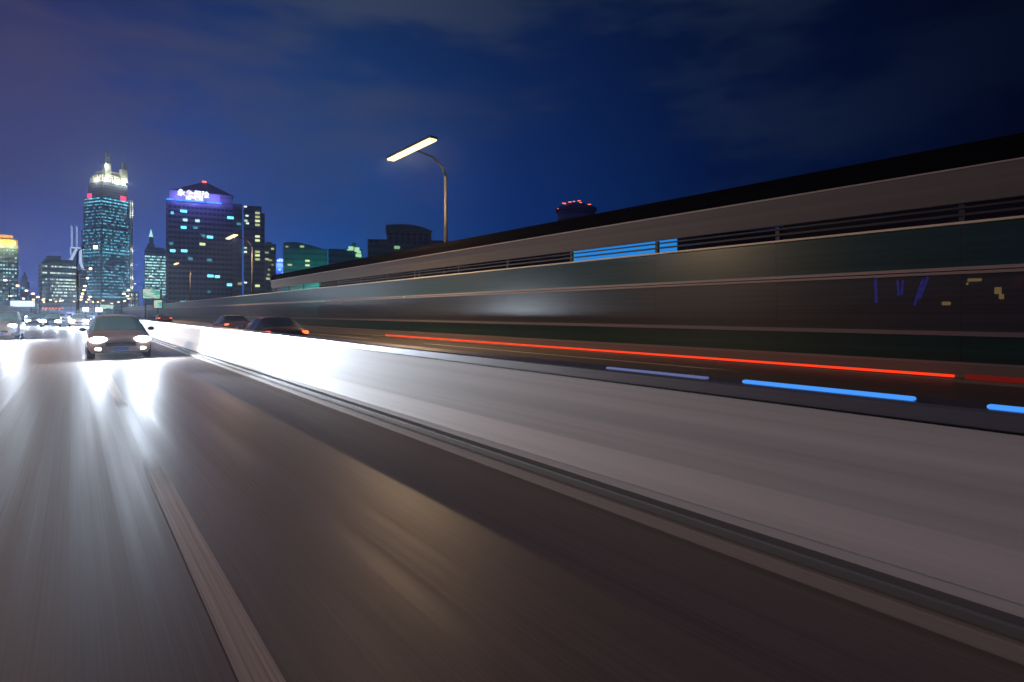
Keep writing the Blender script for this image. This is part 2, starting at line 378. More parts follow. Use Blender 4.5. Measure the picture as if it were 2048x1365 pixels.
# ------------------------------------------------------------------ cars
def car(name, label, cat, loc, rz, paint, zs=1.0, head=None, tail=None, fog=True, group=None, headpower=0, wx=1.0, suv=False, hr=1.0):
    t = thing(name, label, cat, loc, rz, group)
    S = [(0.00,.34,.50,.58,.60,.52),(.07,.24,.58,.67,.80,.62),(.40,.20,.68,.78,.88,.70),(1.20,.19,.82,.95,.91,.74),(1.98,.19,.88,1.42,.92,.62),(2.6,.19,.89,1.49,.92,.62),(3.3,.19,.91,1.45,.92,.60),(3.95,.20,.95,1.08,.90,.66),(4.42,.24,.93,1.05,.86,.64),(4.6,.36,.78,.92,.72,.56)]
    if suv:
        S = [(0.00,.40,.66,.80,.66,.58),(.07,.28,.74,.90,.84,.66),(.40,.24,.84,1.0,.92,.74),(1.15,.24,.98,1.12,.93,.76),(1.75,.24,1.02,1.66,.93,.70),(2.6,.24,1.03,1.74,.93,.70),(3.7,.24,1.04,1.72,.93,.69),(4.25,.24,1.04,1.60,.93,.67),(4.50,.26,1.0,1.12,.92,.72),(4.6,.40,.86,1.02,.82,.62)]
    def sect(s):
        y, zb, zl, zt, w_, wt = s; w_ *= wx; wt *= wx; zb *= zs; zl *= zs; zt *= zs
        return [(0,y,zb),(.9*w_,y,zb),(w_,y,zb+.13),(w_,y,zl-.03),(.965*w_,y,zl),(wt,y,zt-.05),(.72*wt,y,zt),(0,y,zt+.012)]
    G_ = {'body':BM(),'windscreen':BM(),'side_window':BM(),'side_window2':BM(),'rear_window':BM()}
    secs = [sect(s) for s in S]
    for i in range(len(S)-1):
        for j in range(7):
            for s in (1,-1):
                if i == 3 and j >= 5: key = 'windscreen'
                elif j == 4 and i in (3,4,5,6): key = 'side_window' if s == 1 else 'side_window2'
                elif i == (6 if not suv else 7) and j >= 5: key = 'rear_window'
                else: key = 'body'
                q = [secs[i][j], secs[i][j+1], secs[i+1][j+1], secs[i+1][j]]
                bm = G_[key]; vs = [bm.verts.new((s*a, c, d)) for a, c, d in q]
                bm.faces.new(vs if s == 1 else vs[::-1])
    for e in (0, len(S)-1):
        bm = G_['body']; pts = [(a, c, d) for a, c, d in secs[e]] + [(-a, c, d) for a, c, d in secs[e][-2:0:-1]]
        bm.faces.new([bm.verts.new(p) for p in pts])
    for k, bm in G_.items():
        bmesh.ops.remove_doubles(bm, verts=bm.verts, dist=.001)
        obj(k.rstrip('2'), bm, paint if k == 'body' else M['glass' if head else 'glass_dark'], t, k == 'body')
    hz = (.66 if not suv else .86)*zs; fz = .36*zs
    hx = .62*wx
    for s in (-1, 1):
        b = BM(); ellipsoid(b, (s*hx, .10, hz), (.20*hr, .13, .085*hr)); hl = obj('headlight', b, M[head] if head else M['chrome'], t, True)
        b = BM(); ellipsoid(b, (s*.58*wx, .05, fz), (.15, .08, .055), 10, 6); obj('fog_lamp', b, M['fog'] if fog else M['chrome'], t, True)
        b = BM(); ellipsoid(b, (s*.68*wx, 4.50, (.86 if not suv else 1.0)*zs), (.17, .10, .075)); obj('tail_light', b, M[tail] if tail else M['black'], t, True)
        b = BM(); ellipsoid(b, (s*1.02*wx, 1.72, .98*zs*(1 if not suv else 1.12)), (.11, .07, .075), 10, 6); obj('wing_mirror', b, M['black'], t, True)
        for yy in (.86, 3.68):
            b = BM(); tube(b, [(s*.70*wx, yy, .32),(s*.915*wx, yy, .32)], .325, 20); wl = obj('wheel', b, M['tyre'], t)
            b = BM(); tube(b, [(s*.90*wx, yy, .32),(s*.93*wx, yy, .32)], .20, 12); obj('rim', b, M['rim'], wl)
        if headpower:
            sl = bpy.data.lights.new('headlight_beam', 'SPOT'); sl.energy = headpower*(1.7 if s > 0 else .6); sl.color = (.74,.86,1.0); sl.spot_size = math.radians(176); sl.spot_blend = 1; sl.shadow_soft_size = .09
            so = bpy.data.objects.new('headlight_beam', sl); C.objects.link(so); so.parent = hl
            so.location = (s*hx, -.13, hz); so.rotation_euler = (math.radians(-90+4), 0, 0)
            so.rotation_euler = Vector((.45 if s > 0 else .1, -1, -.03)).to_track_quat('-Z', 'Y').to_euler()
    if headpower > 800 and not suv and fog:  # extra narrow spots added to brighten the median barrier
        for aim, e_ in ((.115, 13000), (.20, 1500)):
            sl = bpy.data.lights.new('barrier_fill_spot', 'SPOT'); sl.energy = e_; sl.color = (.74,.86,1.0); sl.spot_size = math.radians(15); sl.spot_blend = 1; sl.shadow_soft_size = .08
            so = bpy.data.objects.new('barrier_fill_spot', sl); C.objects.link(so); so.parent = t; so.location = (hx, -.15, hz)
            so.rotation_euler = Vector((aim, -1, .012)).to_track_quat('-Z', 'Y').to_euler()
    b = BM(); box(b, -.42*wx, .42*wx, -.012, .05, .44*zs, .56*zs); gr = obj('grille', b, M['black'], t, bevel=.01)
    for k in range(3):
        b = BM(); zz = (.47+.03*k)*zs; box(b, -.40*wx, .40*wx, -.018, -.013, zz, zz+.008); obj('grille_bar', b, M['chrome'], gr)
    b = BM(); box(b, -.56*wx, .56*wx, -.03, .04, .27*zs, .41*zs); obj('bumper', b, paint, t, bevel=.02)
    b = BM(); box(b, -.22, .22, -.045, -.032, .30*zs, .42*zs); obj('number_plate', b, M['plate'], t)
    b = BM(); box(b, -.22, .22, 4.61, 4.63, .60*zs, .72*zs); obj('number_plate', b, M['plate'], t)
    return t
M['p_brown'] = mat('bronze_paint', (.25,.20,.19), .3, .3, spec=.6)
M['p_grey'] = mat('grey_paint', (.28,.29,.33), .3, .3)
M['p_dark'] = mat('dark_paint', (.03,.035,.06), .3, .2)
M['p_white'] = mat('white_paint', (.6,.6,.62), .35)
M['p_red'] = mat('red_paint', (.05,.006,.012), .5, 0, spec=.2)
cz = 23.2
c1 = car('car', 'bronze saloon car coming towards us beside the barrier, headlights and fog lamps lit', 'car', (1.24, cz, 0), 0, M['p_brown'], 1.03, 'head', None, True, None, 900, hr=1.25)
c2 = car('car', 'grey sport utility car at the left edge with one bright headlight in view', 'car', (-3.5, 43.5, 0), 0, M['p_grey'], 1.0, 'head', None, False, None, 2000, suv=True)
def far_car(x, zc, label, paint, pw=0, src=None, suv=False):
    p = P(x, zc)
    return car('car', label, 'car', (p.x, p.y, 0), 0, paint, 1.0, 'head', None, False, 'oncoming cars in the distance', pw, suv=suv, hr=1.5)
f1 = far_car(68, 66, 'oncoming car just right of the grey utility car, both headlights blazing', M['p_dark'], 600)
f2 = far_car(101, 60, 'dark oncoming car low in the gap with bluish headlights', M['p_dark'], 600)
f3 = far_car(158, 62, 'oncoming car close behind the bronze saloon, headlights blazing at its shoulder', M['p_white'], 6000)
for x, zc, lb in ((128, 95, 'small white oncoming car left of the saloon, in the middle lane'), (86, 100, 'small oncoming car behind the bluish-lit car'), (140, 125, 'tiny oncoming car with a blue roof light farther up the middle lane'), (112, 140, 'tiny oncoming car left of the farthest pair'), (60, 130, 'small oncoming car above the grey utility car shoulder'), (150, 170, 'farthest oncoming car under the lit sign boards'), (98, 190, 'farthest oncoming car on the left side of the road'), (125, 220, 'farthest oncoming car in the middle of the road')):
    p = P(x, zc)
    q = dup(f3, (p.x, p.y, 0), 0, lb, 'oncoming cars in the distance')
    if zc == 125:
        b = BM(); box(b, -.6, .6, 2.3, 2.6, 1.52, 1.72); obj('roof_light', b, lit('blue_beacon', (.12,.08,1.0), 6), q)
c4 = car('car', 'dark red car driving away beyond the median barrier, tail lights lit', 'car', (6.35, 26.4, 0), PI, M['p_red'], .97, None, 'tail', False, 'cars driving away beyond the barrier')
p = P(478, 36); dup(c4, (p.x, p.y+4.6, 0), PI, 'small car with orange-red tail lights left of the dark red car', 'cars driving away beyond the barrier')
p = P(330, 78); dup(c4, (p.x, p.y+4.6, 0), PI, 'farthest car driving away, red lights just over the bright end of the barrier', 'cars driving away beyond the barrier')

# ------------------------------------------------------------------ buildings
def facade_mat(name, col, sx, sz, line=.55):
    m = bpy.data.materials.new(name); m.use_nodes = True
    n = m.node_tree.nodes; l = m.node_tree.links; bs = n['Principled BSDF']; bs.inputs['Roughness'].default_value = .6
    t = n.new('ShaderNodeTexCoord'); s = n.new('ShaderNodeSeparateXYZ'); l.new(t.outputs['Object'], s.inputs[0])
    def band(o, per, duty):
        a = n.new('ShaderNodeMath'); a.operation = 'DIVIDE'; l.new(o, a.inputs[0]); a.inputs[1].default_value = per
        f = n.new('ShaderNodeMath'); f.operation = 'FRACT'; l.new(a.outputs[0], f.inputs[0])
        g = n.new('ShaderNodeMath'); g.operation = 'LESS_THAN'; l.new(f.outputs[0], g.inputs[0]); g.inputs[1].default_value = duty
        return g.outputs[0]
    mm = n.new('ShaderNodeMix'); mm.data_type = 'RGBA'
    l.new(band(s.outputs[2], sz, .4), mm.inputs[0]); mm.inputs[6].default_value = (*col, 1); mm.inputs[7].default_value = (*[c*line for c in col], 1)
    nz = n.new('ShaderNodeTexNoise'); nz.inputs['Scale'].default_value = .15; l.new(t.outputs['Object'], nz.inputs['Vector'])
    vm = n.new('ShaderNodeVectorMath'); vm.operation = 'SCALE'; l.new(mm.outputs[2], vm.inputs[0])
    mr = n.new('ShaderNodeMapRange'); l.new(nz.outputs[0], mr.inputs[0]); mr.inputs[3].default_value = .6; mr.inputs[4].default_value = 1.4
    l.new(mr.outputs[0], vm.inputs['Scale']); l.new(vm.outputs[0], bs.inputs['Base Color'])
    return m
M['b_blue'] = facade_mat('blue_glass_facade', (.16,.36,.58), 3, 3.8)
M['b_dark'] = facade_mat('dark_facade', (.15,.18,.30), 3, 3.4)
M['b_hotel'] = facade_mat('hotel_facade', (.19,.20,.32), 3, 3.6, .7)
M['b_green'] = facade_mat('green_lit_facade', (.06,.42,.38), 3, 3.2, .7)
M['b_olive'] = facade_mat('olive_facade', (.12,.24,.22), 3, 3.2, .7)
M['b_hall'] = mat('hall_cladding', (.022,.019,.018), .7, noise=((.5,.5,3), .3))
M['b_roof'] = mat('slate_roof', (.10,.09,.20), .6)
M['b_pale'] = mat('pale_stone', (.62,.64,.60), .7)
M['b_gold'] = mat('gold_cladding', (.65,.48,.22), .6)
M['b_purple'] = mat('lilac_wall', (.30,.28,.45), .6)
M['dglass'] = mat('dark_window_glass', (.03,.05,.09), .15)
def wl(name, c, s): return [lit(name, c, s*k) for k in (1.0, .55, .3)]
W = {'cyan': wl('cyan_window', (.16,.80,1.0), 2.1), 'pale': wl('pale_window', (.5,.95,.92), 1.3), 'cream': wl('cream_window', (.80,1.0,.80), 1.4), 'yellow': wl('yellow_window', (.9,1.0,.45), 1.1),
     'teal': wl('teal_window', (.12,.62,.75), .5), 'green': wl('green_window', (.5,1.0,.55), .85), 'gold': wl('gold_window', (1.0,.75,.3), 1.6)}
M['neon_blue'] = lit('blue_neon', (.03,.10,1.0), 1.6)
M['neon_cyan'] = lit('cyan_neon', (.02,.32,.95), .75)
M['neon_dim'] = lit('dim_blue_neon', (.06,.06,.9), 2.2)
M['white_sign'] = lit('white_sign', (.85,.9,1.0), 2.2)
M['white_soft'] = lit('soft_white_board', (.8,.92,1.0), 1.1)
M['white_line'] = lit('white_outline_light', (.55,.72,1.0), 1.0)
M['pink_sign'] = lit('pink_sign', (1.0,.06,.22), 1.8)
M['red_beacon'] = lit('red_beacon', (1.0,.16,.07), 2.5)
M['yellow_lamp'] = lit('yellow_lamp', (1.0,.66,.22), 2.5)

def place(x, zc, twist=0):
    beta = math.atan((x-1024)/F); al = TH + beta
    p = P(x, zc); return (p.x, p.y, 0), -al + twist
def wid(px, x, zc): return px*zc*math.cos(math.atan((x-1024)/F))/F
class Bld:
    def __init__(s, label, x, zc, twist=0, name='building', cat='building'):
        loc, rz = place(x, zc, twist); s.x = x; s.zc = zc
        s.t = thing(name, label, cat, loc, rz); s.n = 0; s.rest = None
        s.cnt = {}; s.over = []; s.wmesh = {}
    def block(s, name, x0, x1, y0, y1, z0, z1, m):
        b = BM(); box(b, x0, x1, y0, y1, z0, z1); return obj(name, b, m, s.t)
    def win(s, face, u, z, w_, h_, plane, mats):
        """a lit window: box standing 6 cm proud of its face"""
        i = random.choices((0,1,2), (4,3,3))[0]; m = mats[i]
        if s.n >= 96: s.over.append((face, u, z, w_, h_, plane, m)); return
        key = (face, w_, h_, m.name)
        if key not in s.wmesh:
            b = BM(); s._wb(b, face, 0, 0, w_, h_, 0); o = obj('window', b, m, s.t); s.wmesh[key] = o
        else:
            o = s.wmesh[key].copy(); C.objects.link(o); o.parent = s.t
        o.location = (u, plane, z) if face == 'f' else (plane, u, z)
        s.n += 1
    def _wb(s, b, face, u, z, w_, h_, plane):
        if face == 'f': box(b, u-w_/2, u+w_/2, plane-.25, plane+.05, z-h_/2, z+h_/2)
        else: box(b, plane-.25, plane+.05, u-w_/2, u+w_/2, z-h_/2, z+h_/2)
    def done(s):
        by = {}
        for q in s.over: by.setdefault(q[6].name, []).append(q)
        for k, qs in by.items():
            b = BM()
            for q in qs: s._wb(b, *q[:6])
            o = obj('window', b, qs[0][6], s.t); o['kind'] = 'stuff'
        return s.t
    def grid(s, face, u0, u1, z0, z1, nu, nz_, plane, mats, prob, fw=.6, fh=.5, rows=None):
        du = (u1-u0)/nu; dz = (z1-z0)/nz_
        for j in range(nz_-1, -1, -1):
            pr = prob(j/nz_) if callable(prob) else prob
            if rows: pr *= rows(j)
            for i in range(nu):
                if random.random() < pr: s.win(face, u0+du*(i+.5), z0+dz*(j+.5), round(du*fw, 3), round(dz*fh, 3), plane, mats)
def flood(parent, loc, col, power, r=1.5):
    la = bpy.data.lights.new('floodlight', 'POINT'); la.energy = power; la.color = col; la.shadow_soft_size = r
    o = bpy.data.objects.new('floodlight', la); C.objects.link(o); o.parent = parent; o.location = loc

# 1 gold topped block, left edge
B = Bld('office block with floodlit golden crown at the left edge', 2, 450, .15); t = B.t
wd = wid(72, 2, 450); hh = HT(490, 450)
B.block('wall', -wd/2, wd/2, 0, 24, 0, hh, M['b_blue'])
B.block('crown', -wd/2+.6, wd/2-.6, .6, 23, hh+.05, HT(478, 450), M['b_gold'])
B.block('crown', -wd/2+2, wd/2-3.2, 2, 21, HT(478,450)+.05, HT(469, 450), M['b_gold'])
B.grid('f', -wd/2+.8, wd/2-.8, hh-1-5*0, hh-.3, 11, 1, 0, W['gold'], .9, .6, .7)
B.grid('f', -wd/2+.8, wd/2-.8, 8, hh-2.5, 11, 15, 0, W['pale'], .62, .55, .36)
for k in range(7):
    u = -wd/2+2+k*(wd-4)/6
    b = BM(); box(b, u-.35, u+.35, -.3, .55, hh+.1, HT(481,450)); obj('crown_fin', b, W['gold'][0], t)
for k in range(3): flood(t, (-wd/2+4+k*(wd-8)/2, -3.5, hh+1), (1,.62,.18), 5000, .6)
B.done()
# 2 small far tower, left
B = Bld('small dark stepped tower far off behind the left lamps', 50, 800); 
wd = wid(18, 50, 800); B.block('wall', -wd/2, wd/2, 0, 12, 0, HT(565,800), M['b_dark']); B.block('upper_storeys', -wd/3, wd/4, 1, 10, HT(565,800)+.05, HT(552,800), M['b_dark']); B.block('roof', -wd/6, wd/8, 2, 8, HT(552,800)+.05, HT(545,800), M['b_roof'])
B.grid('f', -wd/2+1, wd/2-1, 10, HT(568,800), 4, 8, 0, W['cyan'], .12); B.done()
# 3 broad office with cream window rows
B = Bld('broad office block with dense rows of cream lit windows', 119, 520, .12); t = B.t
wd = wid(70, 119, 520); hh = HT(526, 520)
B.block('wall', -wd/2, wd/2, 0, 26, 0, hh, M['b_blue'])
B.block('penthouse', -wd/2+3, wd/2-1, 3, 22, hh+.05, HT(519,520), M['b_dark'])
B.block('penthouse', -wd/2+4.5, wd/2-11, 5, 20, HT(519,520)+.05, HT(512,520), M['b_dark'])
for j in range(11):
    z = HT(534, 520) - j*3.05
    if j in (1, 3): continue
    for i in range(22):
        if i in (3, 4): continue
        pr = .95 if j in (0, 2) else (.85 if (i > 7 and j < 9) else .45)
        if i > 8 and j > 9: pr = .1
        if random.random() < pr: B.win('f', -wd/2+.9+i*(wd-1.8)/21, z, .95, 1.35, 0, W['cream'])
B.done()
# 4 tower with lit A shaped outline and twin masts
B = Bld('slim tower with white outlined slanting frame and twin lattice masts', 157, 660); t = B.t
wd = wid(34, 157, 660); hh = HT(540, 660)
B.block('wall', -wd*.28, wd*.5, 0, 16, 0, hh, M['b_dark'])
def pxl(x): return wid(x-157, 157, 660)
def bar(name, pts, r, m, seg=4):
    b = BM(); tube(b, pts, r, seg); return obj(name, b, m, t)
B.block('roof_slab', pxl(143), pxl(160), 3, 12, HT(503,660), HT(497,660), M['b_dark'])
B.block('upper_storeys', pxl(158), pxl(166), 2, 12, hh+.05, HT(498,660), M['b_dark'])
zt = HT(496.5, 660)
bar('outline_light', [(pxl(141),-.6,zt),(pxl(162),-.6,zt)], .8, M['white_line'])
bar('outline_light', [(pxl(141.5),-.6,zt-.9),(pxl(141.5),-.6,HT(512,660))], .55, M['white_line'])
bar('outline_light', [(pxl(153),-.7,zt-1),(pxl(141),-.7,HT(523,660)),(pxl(141),-.7,HT(529,660))], [1.3,1.5,1.5], M['white_line'])
bar('outline_light', [(pxl(161),-.7,zt-1),(pxl(161.5),-.7,HT(527,660)),(pxl(167),-.7,HT(540,660))], [1.3,1.5,1.2], M['white_line'])
for x in (142.5, 152.5):
    ms = bar('mast', [(pxl(x),0,zt+.9),(pxl(x),0,HT(452,660))], .22, M['white_line'])
    ms2 = bar('mast', [(pxl(x+2.4),0,zt+.9),(pxl(x+2.4),0,HT(455,660))], .22, M['white_line'])
    b = BM()
    for k in range(9):
        z = zt+2+k*2.6; tube(b, [(pxl(x),0,z),(pxl(x+2.4),0,z+1.3)], .16, 4)
    obj('cross_bracing', b, M['white_line'], ms)['kind'] = 'stuff'
b = BM(); box(b, pxl(146), pxl(152), .5, 3, hh+.05, HT(512,660)); obj('strut', b, M['b_dark'], t)
B.done()
# 5 the tall crowned tower
ZC = 700; B = Bld('tallest tower with floodlit white spired crown and cyan lit floors', 214, ZC, math.radians(32)); t = B.t
s5 = 37.5; h5 = s5/2; top = HT(398, ZC); mid = HT(462, ZC)
B.block('wall', -h5, h5, -h5, h5, 0, mid, M['b_blue'])
B.block('upper_storeys', -h5+1.6, h5-.8, -h5+1.6, h5-1.6, mid+.05, top, M['b_blue'])
B.block('neck', -h5+6, h5-1.5, -h5+6, h5-3, top+.05, HT(368, ZC), M['b_dark'])
z0 = HT(369, ZC)
for a, c, e, f_, zt_ in ((-9,17,-9,14,HT(352,ZC)),(-6,15,-6,12,HT(344,ZC))): B.block('crown', a, c, e, f_, z0+(0 if zt_ < HT(350,ZC) else 11), zt_, M['b_pale'])
for k in range(9):
    for fc in (0, 1):
        u = -9.5+k*2.9; zt_ = HT(358 - (k % 3 == 0)*3, ZC)
        if fc: B.block('crown_fin', u, u+1.2, -11, -9.6, z0-2, zt_, M['b_pale'])
        else: B.block('crown_fin', -11, -9.6, u+.9, u+2.1, z0-2, zt_, M['b_pale'])
def spire(cx, cy, zb, z1, z2):
    for dx in (-2.2, 1.6): B.block('spire', cx+dx, cx+dx+1.5, cy-.8, cy+.8, zb, z1, M['b_pale'])
    B.block('spire', cx-.65, cx+1.55, cy-.6, cy+.6, zb+(z1-zb)*.45, zb+(z1-zb)*.62, M['b_pale'])
    b = BM(); tube(b, [(cx+2.1,cy,z1),(cx+2.1,cy,z2)], [.35,.12], 6); obj('needle', b, M['b_pale'], t)
    B.block('turret', cx-3.6, cx+3.6, cy-2, cy+3, z0+5, zb, M['b_pale'])
spire(-5.5, -9, HT(331, ZC), HT(309, ZC), HT(296, ZC))
spire(14.6, -9.3, HT(336, ZC), HT(322, ZC), HT(302, ZC))
flood(t, (-9.5,-15,z0+3), (1,1,.70), 10000, 2); flood(t, (4,-15,z0+3), (1,1,.70), 10000, 2); flood(t, (-16,0,z0+3), (1,1,.70), 10000, 2); flood(t, (14,-15,z0+3), (1,1,.70), 10000, 2)
flood(t, (-9,-13,HT(338,ZC)), (.9,1,.88), 4500, 1)
# pilaster on the right corner, lit in patches
for dx in (0, 2.4): B.block('pilaster', h5-2.6+dx, h5-1.6+dx, -h5-1.2, -h5+.0, 0, top, M['b_pale'])
for y_ in (407, 421, 429, 500, 530, 555, 575): flood(t, (h5-.5, -h5-3.2, HT(y_, ZC)), (1,.97,.85), 900, .5)
for face in ('f', 'l'):
    n_ = 17 if face == 'f' else 13
    for j in range(36):
        z = top-3.2-j*3.95
        up = z > mid+2
        if z < 6: break
        pr = .95 if j in (0, 1) else (.6 if j in (2, 5, 6) else .5)
        if j in (16, 17, 31): pr = .95
        if 19 <= j <= 22: pr = .15
        if j in (3, ): pr = .2
        if mid-1.5 < z < mid+2: continue
        for i in range(n_):
            u = -h5+2.6+i*(s5-7)/(n_-1)
            if random.random() < pr:
                B.win(face, u, z, 1.45, 1.3, (-h5+1.6 if up else -h5), [W['cyan'][0 if j in (0,1,16) else 1], W['cyan'][1], W['cyan'][2]])
B.done()
for px_, face in ((185, 'l'), (238, 'f')):
    b = BM()
    if face == 'l': box(b, -h5-.2+1.1, -h5+1.4, -h5+20, -h5+28, top-2.3, top+3.5)
    else: box(b, -h5+24, -h5+31, -h5+1.0, -h5+1.4, top-2.3, top+3.5)
    obj('pink_sign', b, M['pink_sign'], t)
# 6 building with pale cyan rows + spire tower behind it
B = Bld('narrow block packed with pale cyan lit rows left of the pyramid-roofed building', 312, 440); t = B.t
wd = wid(46, 312, 440); hh = HT(500, 440)
B.block('wall', -wd/2, wd/2, 0, 20, 0, hh, M['b_blue']); B.block('roof', -wd/2+1, wd/2-2, 1, 18, hh+.05, hh+2, M['b_dark'])
for j in range(14):
    for i in range(13):
        if random.random() < .9: B.win('f', -wd/2+.9+i*(wd-1.8)/12, HT(514+j*5.8, 440), 1.0, 1.05, 0, W['pale'])
B.done()
B = Bld('slim dark tower with a lit white spire behind the narrow block', 302, 620); t = B.t
wd = wid(15, 302, 620); B.block('wall', -wd/2, wd/2, 0, 10, 0, HT(488,620), M['b_dark']); B.block('upper_storeys', -wd*.25, wd*.3, 1, 8, HT(488,620)+.05, HT(474,620), M['b_dark'])
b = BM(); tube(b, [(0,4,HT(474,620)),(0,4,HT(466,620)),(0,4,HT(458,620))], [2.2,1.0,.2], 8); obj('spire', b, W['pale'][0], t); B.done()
# small lit block in front, right of the tall tower
B = Bld('low dark block with three short rows of white lights beside the tall tower', 266, 420); wd = wid(24, 266, 420)
B.block('wall', -wd/2, wd/2, 0, 12, 0, HT(584, 420), M['b_dark']); 
for z_ in (590, 598, 611):
    for i in range(4): B.win('f', -wd/2+1.4+i*(wd-2.8)/3, HT(z_, 420), .7, 1.5, 0, W['cream'])
B.done()
# 7 pyramid roofed building with the rooftop sign
ZC = 350; B = Bld('large dark pyramid-roofed building carrying a bright white rooftop sign', 408, ZC, .0); t = B.t
def px7(x): return wid(x-408, 408, ZC)
hh = HT(405, ZC)
B.block('wall', px7(334), px7(468), 0, 40, 0, hh, M['b_hotel'])
B.block('wing', px7(468)+.05, px7(487), 3, 34, 0, HT(400, ZC), M['b_hotel'])
B.block('penthouse', px7(340), px7(441), 2, 36, hh+.05, HT(385, ZC), M['b_purple'])
B.block('penthouse', px7(441)+.05, px7(466), 2.5, 36, hh+.05, HT(386, ZC), M['b_hotel'])
b = BM(); ze = HT(386, ZC); ap = HT(354, ZC)
v = [b.verts.new(p) for p in ((px7(342),1,ze+.05),(px7(469),1,ze+.05),(px7(469),39,ze+.05),(px7(342),39,ze+.05),(px7(404),18,ap),(px7(415),18,ap))]
for f_ in ((0,1,5,4),(1,2,5),(2,3,4,5),(3,0,4),(3,2,1,0)): b.faces.new([v[i] for i in f_])
obj('roof', b, M['b_roof'], t)
b = BM(); box(b, px7(404), px7(413), 17, 19, ap+.1, ap+.9); obj('beacon', b, M['red_beacon'], t)
for x0, x1 in ((335, 349), (354, 367), (369, 409), (413, 427), (431, 444)):
    b = BM(); box(b, px7(x0), px7(x1), -.6, -.1, hh-.35, hh+.5); obj('neon_strip', b, lit('azure_neon', (.03,.25,1.0), 2.2), t)
for x_, y_, ww, m_ in ((368,426,3.6,'cyan'),(462,432,3.6,'cyan'),(346,431,1.6,'cyan'),(371,443,2.4,'pale'),(395,443,2.4,'pale'),(368,458,3.0,'cyan'),(391,457,2.6,'teal'),(407,472,1.8,'teal'),(420,474,3.4,'cyan'),(405,489,3.2,'yellow'),(344,491,2,'teal'),(347,505,2.8,'cyan'),(369,504,3.4,'cyan'),(381,519,2.4,'teal'),(419,520,2.8,'teal'),(421,552,3.4,'cyan'),(435,553,2.8,'cyan'),(460,569,3.0,'cyan'),(367,605,3,'cyan'),(418,584,1.8,'teal')):
    B.win('f', px7(x_), HT(y_, ZC), ww, 1.6, 0, [W[m_][0], W[m_][0], W[m_][1]])
for x_, y_, ww, m_ in ((482,566,2.6,'yellow'),(484,497,2.4,'teal'),(480,442,2.4,'teal')): B.win('f', px7(x_), HT(y_, ZC), ww, 1.5, 3, W[m_])
B.done()
# unlit windows of the front
b = BM()
for j in range(20):
    for i in range(15): box(b, px7(339+i*8.6), px7(339+i*8.6)+2.0, -.07, .05, HT(418+j*10, ZC)-.9, HT(418+j*10, ZC)+.7)
o = obj('dark_window', b, M['dglass'], t); o['kind'] = 'stuff'
def text_mesh(name, s, size, m, parent, loc, depth=.15, rot=(PI/2,0,0), off=0):
    cu = bpy.data.curves.new(name, 'FONT'); cu.body = s; cu.size = size; cu.align_x = 'CENTER'; cu.extrude = depth; cu.offset = off
    o = bpy.data.objects.new(name, cu); C.objects.link(o)
    dg = bpy.context.evaluated_depsgraph_get(); me = bpy.data.meshes.new_from_object(o.evaluated_get(dg)); bpy.data.objects.remove(o)
    me.materials.clear(); me.materials.append(m)
    q = bpy.data.objects.new(name, me); C.objects.link(q); q.parent = parent; q.location = loc; q.rotation_euler = rot; return q
sg = thing('rooftop_sign', 'bright white two-line rooftop sign in Chinese characters below the pyramid roof', 'sign', tuple(Matrix.Translation(t.location) @ Matrix.Rotation(t.rotation_euler.z, 4, 'Z') @ Vector((px7(387), -.8, hh+.6))), t.rotation_euler.z)
text_mesh('sign_lettering', '永安保险', 4.35, M['white_sign'], sg, (0, 0, 2.5), .2, off=.10)
text_mesh('sign_lettering', '财产保险', 2.4, M['white_sign'], sg, (.6, 0, .3), .2, off=.05)
b = BM()
for u in (-7, -2.4, 2.4, 7): box(b, u-.1, u+.1, .3, .5, -.5, 6)
for z_ in (2.3, 5.9): box(b, -8.5, 8.5, .35, .45, z_, z_+.12)
obj('sign_frame', b, M['black'], sg)
flood(sg, (0, -3, 3), (.35,.25,1.0), 9000, 1.5); flood(sg, (12, -3, 2), (.3,.25,1.0), 4000, 1.5); flood(sg, (-9, -2.5, 2), (.3,.25,1.0), 2500, 1.5)
# 8 apartment block right of it
ZC = 330; B = Bld('apartment block with a column of yellow lit windows right of the pyramid roof', 508, ZC); t = B.t
def px8(x): return wid(x-508, 508, ZC)
B.block('wall', px8(487.6), px8(523), 0, 24, 0, HT(413, ZC), M['b_dark']); B.block('wing', px8(523)+.05, px8(530), 2, 20, 0, HT(425, ZC), M['b_dark']); B.block('roof', px8(500), px8(520), 4, 18, HT(413,ZC)+.05, HT(410,ZC), M['b_roof'])
for y_ in (426,434,442,450,473,481,504,511,519,572): B.win('f', px8(515), HT(y_, ZC), 2.5, 1.3, 0, [W['yellow'][0]]*2+[W['yellow'][1]])
for x_, y_ in ((490,442),(492,443),(489,415),(494,433),(495,448),(486,497),(488,505),(483,566)): B.win('f', px8(max(x_, 491)), HT(y_, ZC), 1.6, .9, 0, W['cream'])
B.done()
B = Bld('lower slim apartment block with a few cream windows next to the blue-lit gap', 541, 340); wd = wid(22, 541, 340)
B.block('wall', -wd/2, wd/2, 0, 14, 0, HT(488, 340), M['b_olive']); B.block('roof', -wd/2+.5, wd/2-2.5, 1, 12, HT(488,340)+.05, HT(484,340), M['b_dark'])
for x_, y_, w_ in ((533,506,2.4),(534,519,2.0),(540,521,2.4),(545,498,1.6),(538,540,1.4),(536,558,2.2),(537,550,1.6),(545,530,1.2)): B.win('f', wid(x_-541,541,340), HT(y_,340), w_, 1.2, 0, W['yellow'])
B.done()
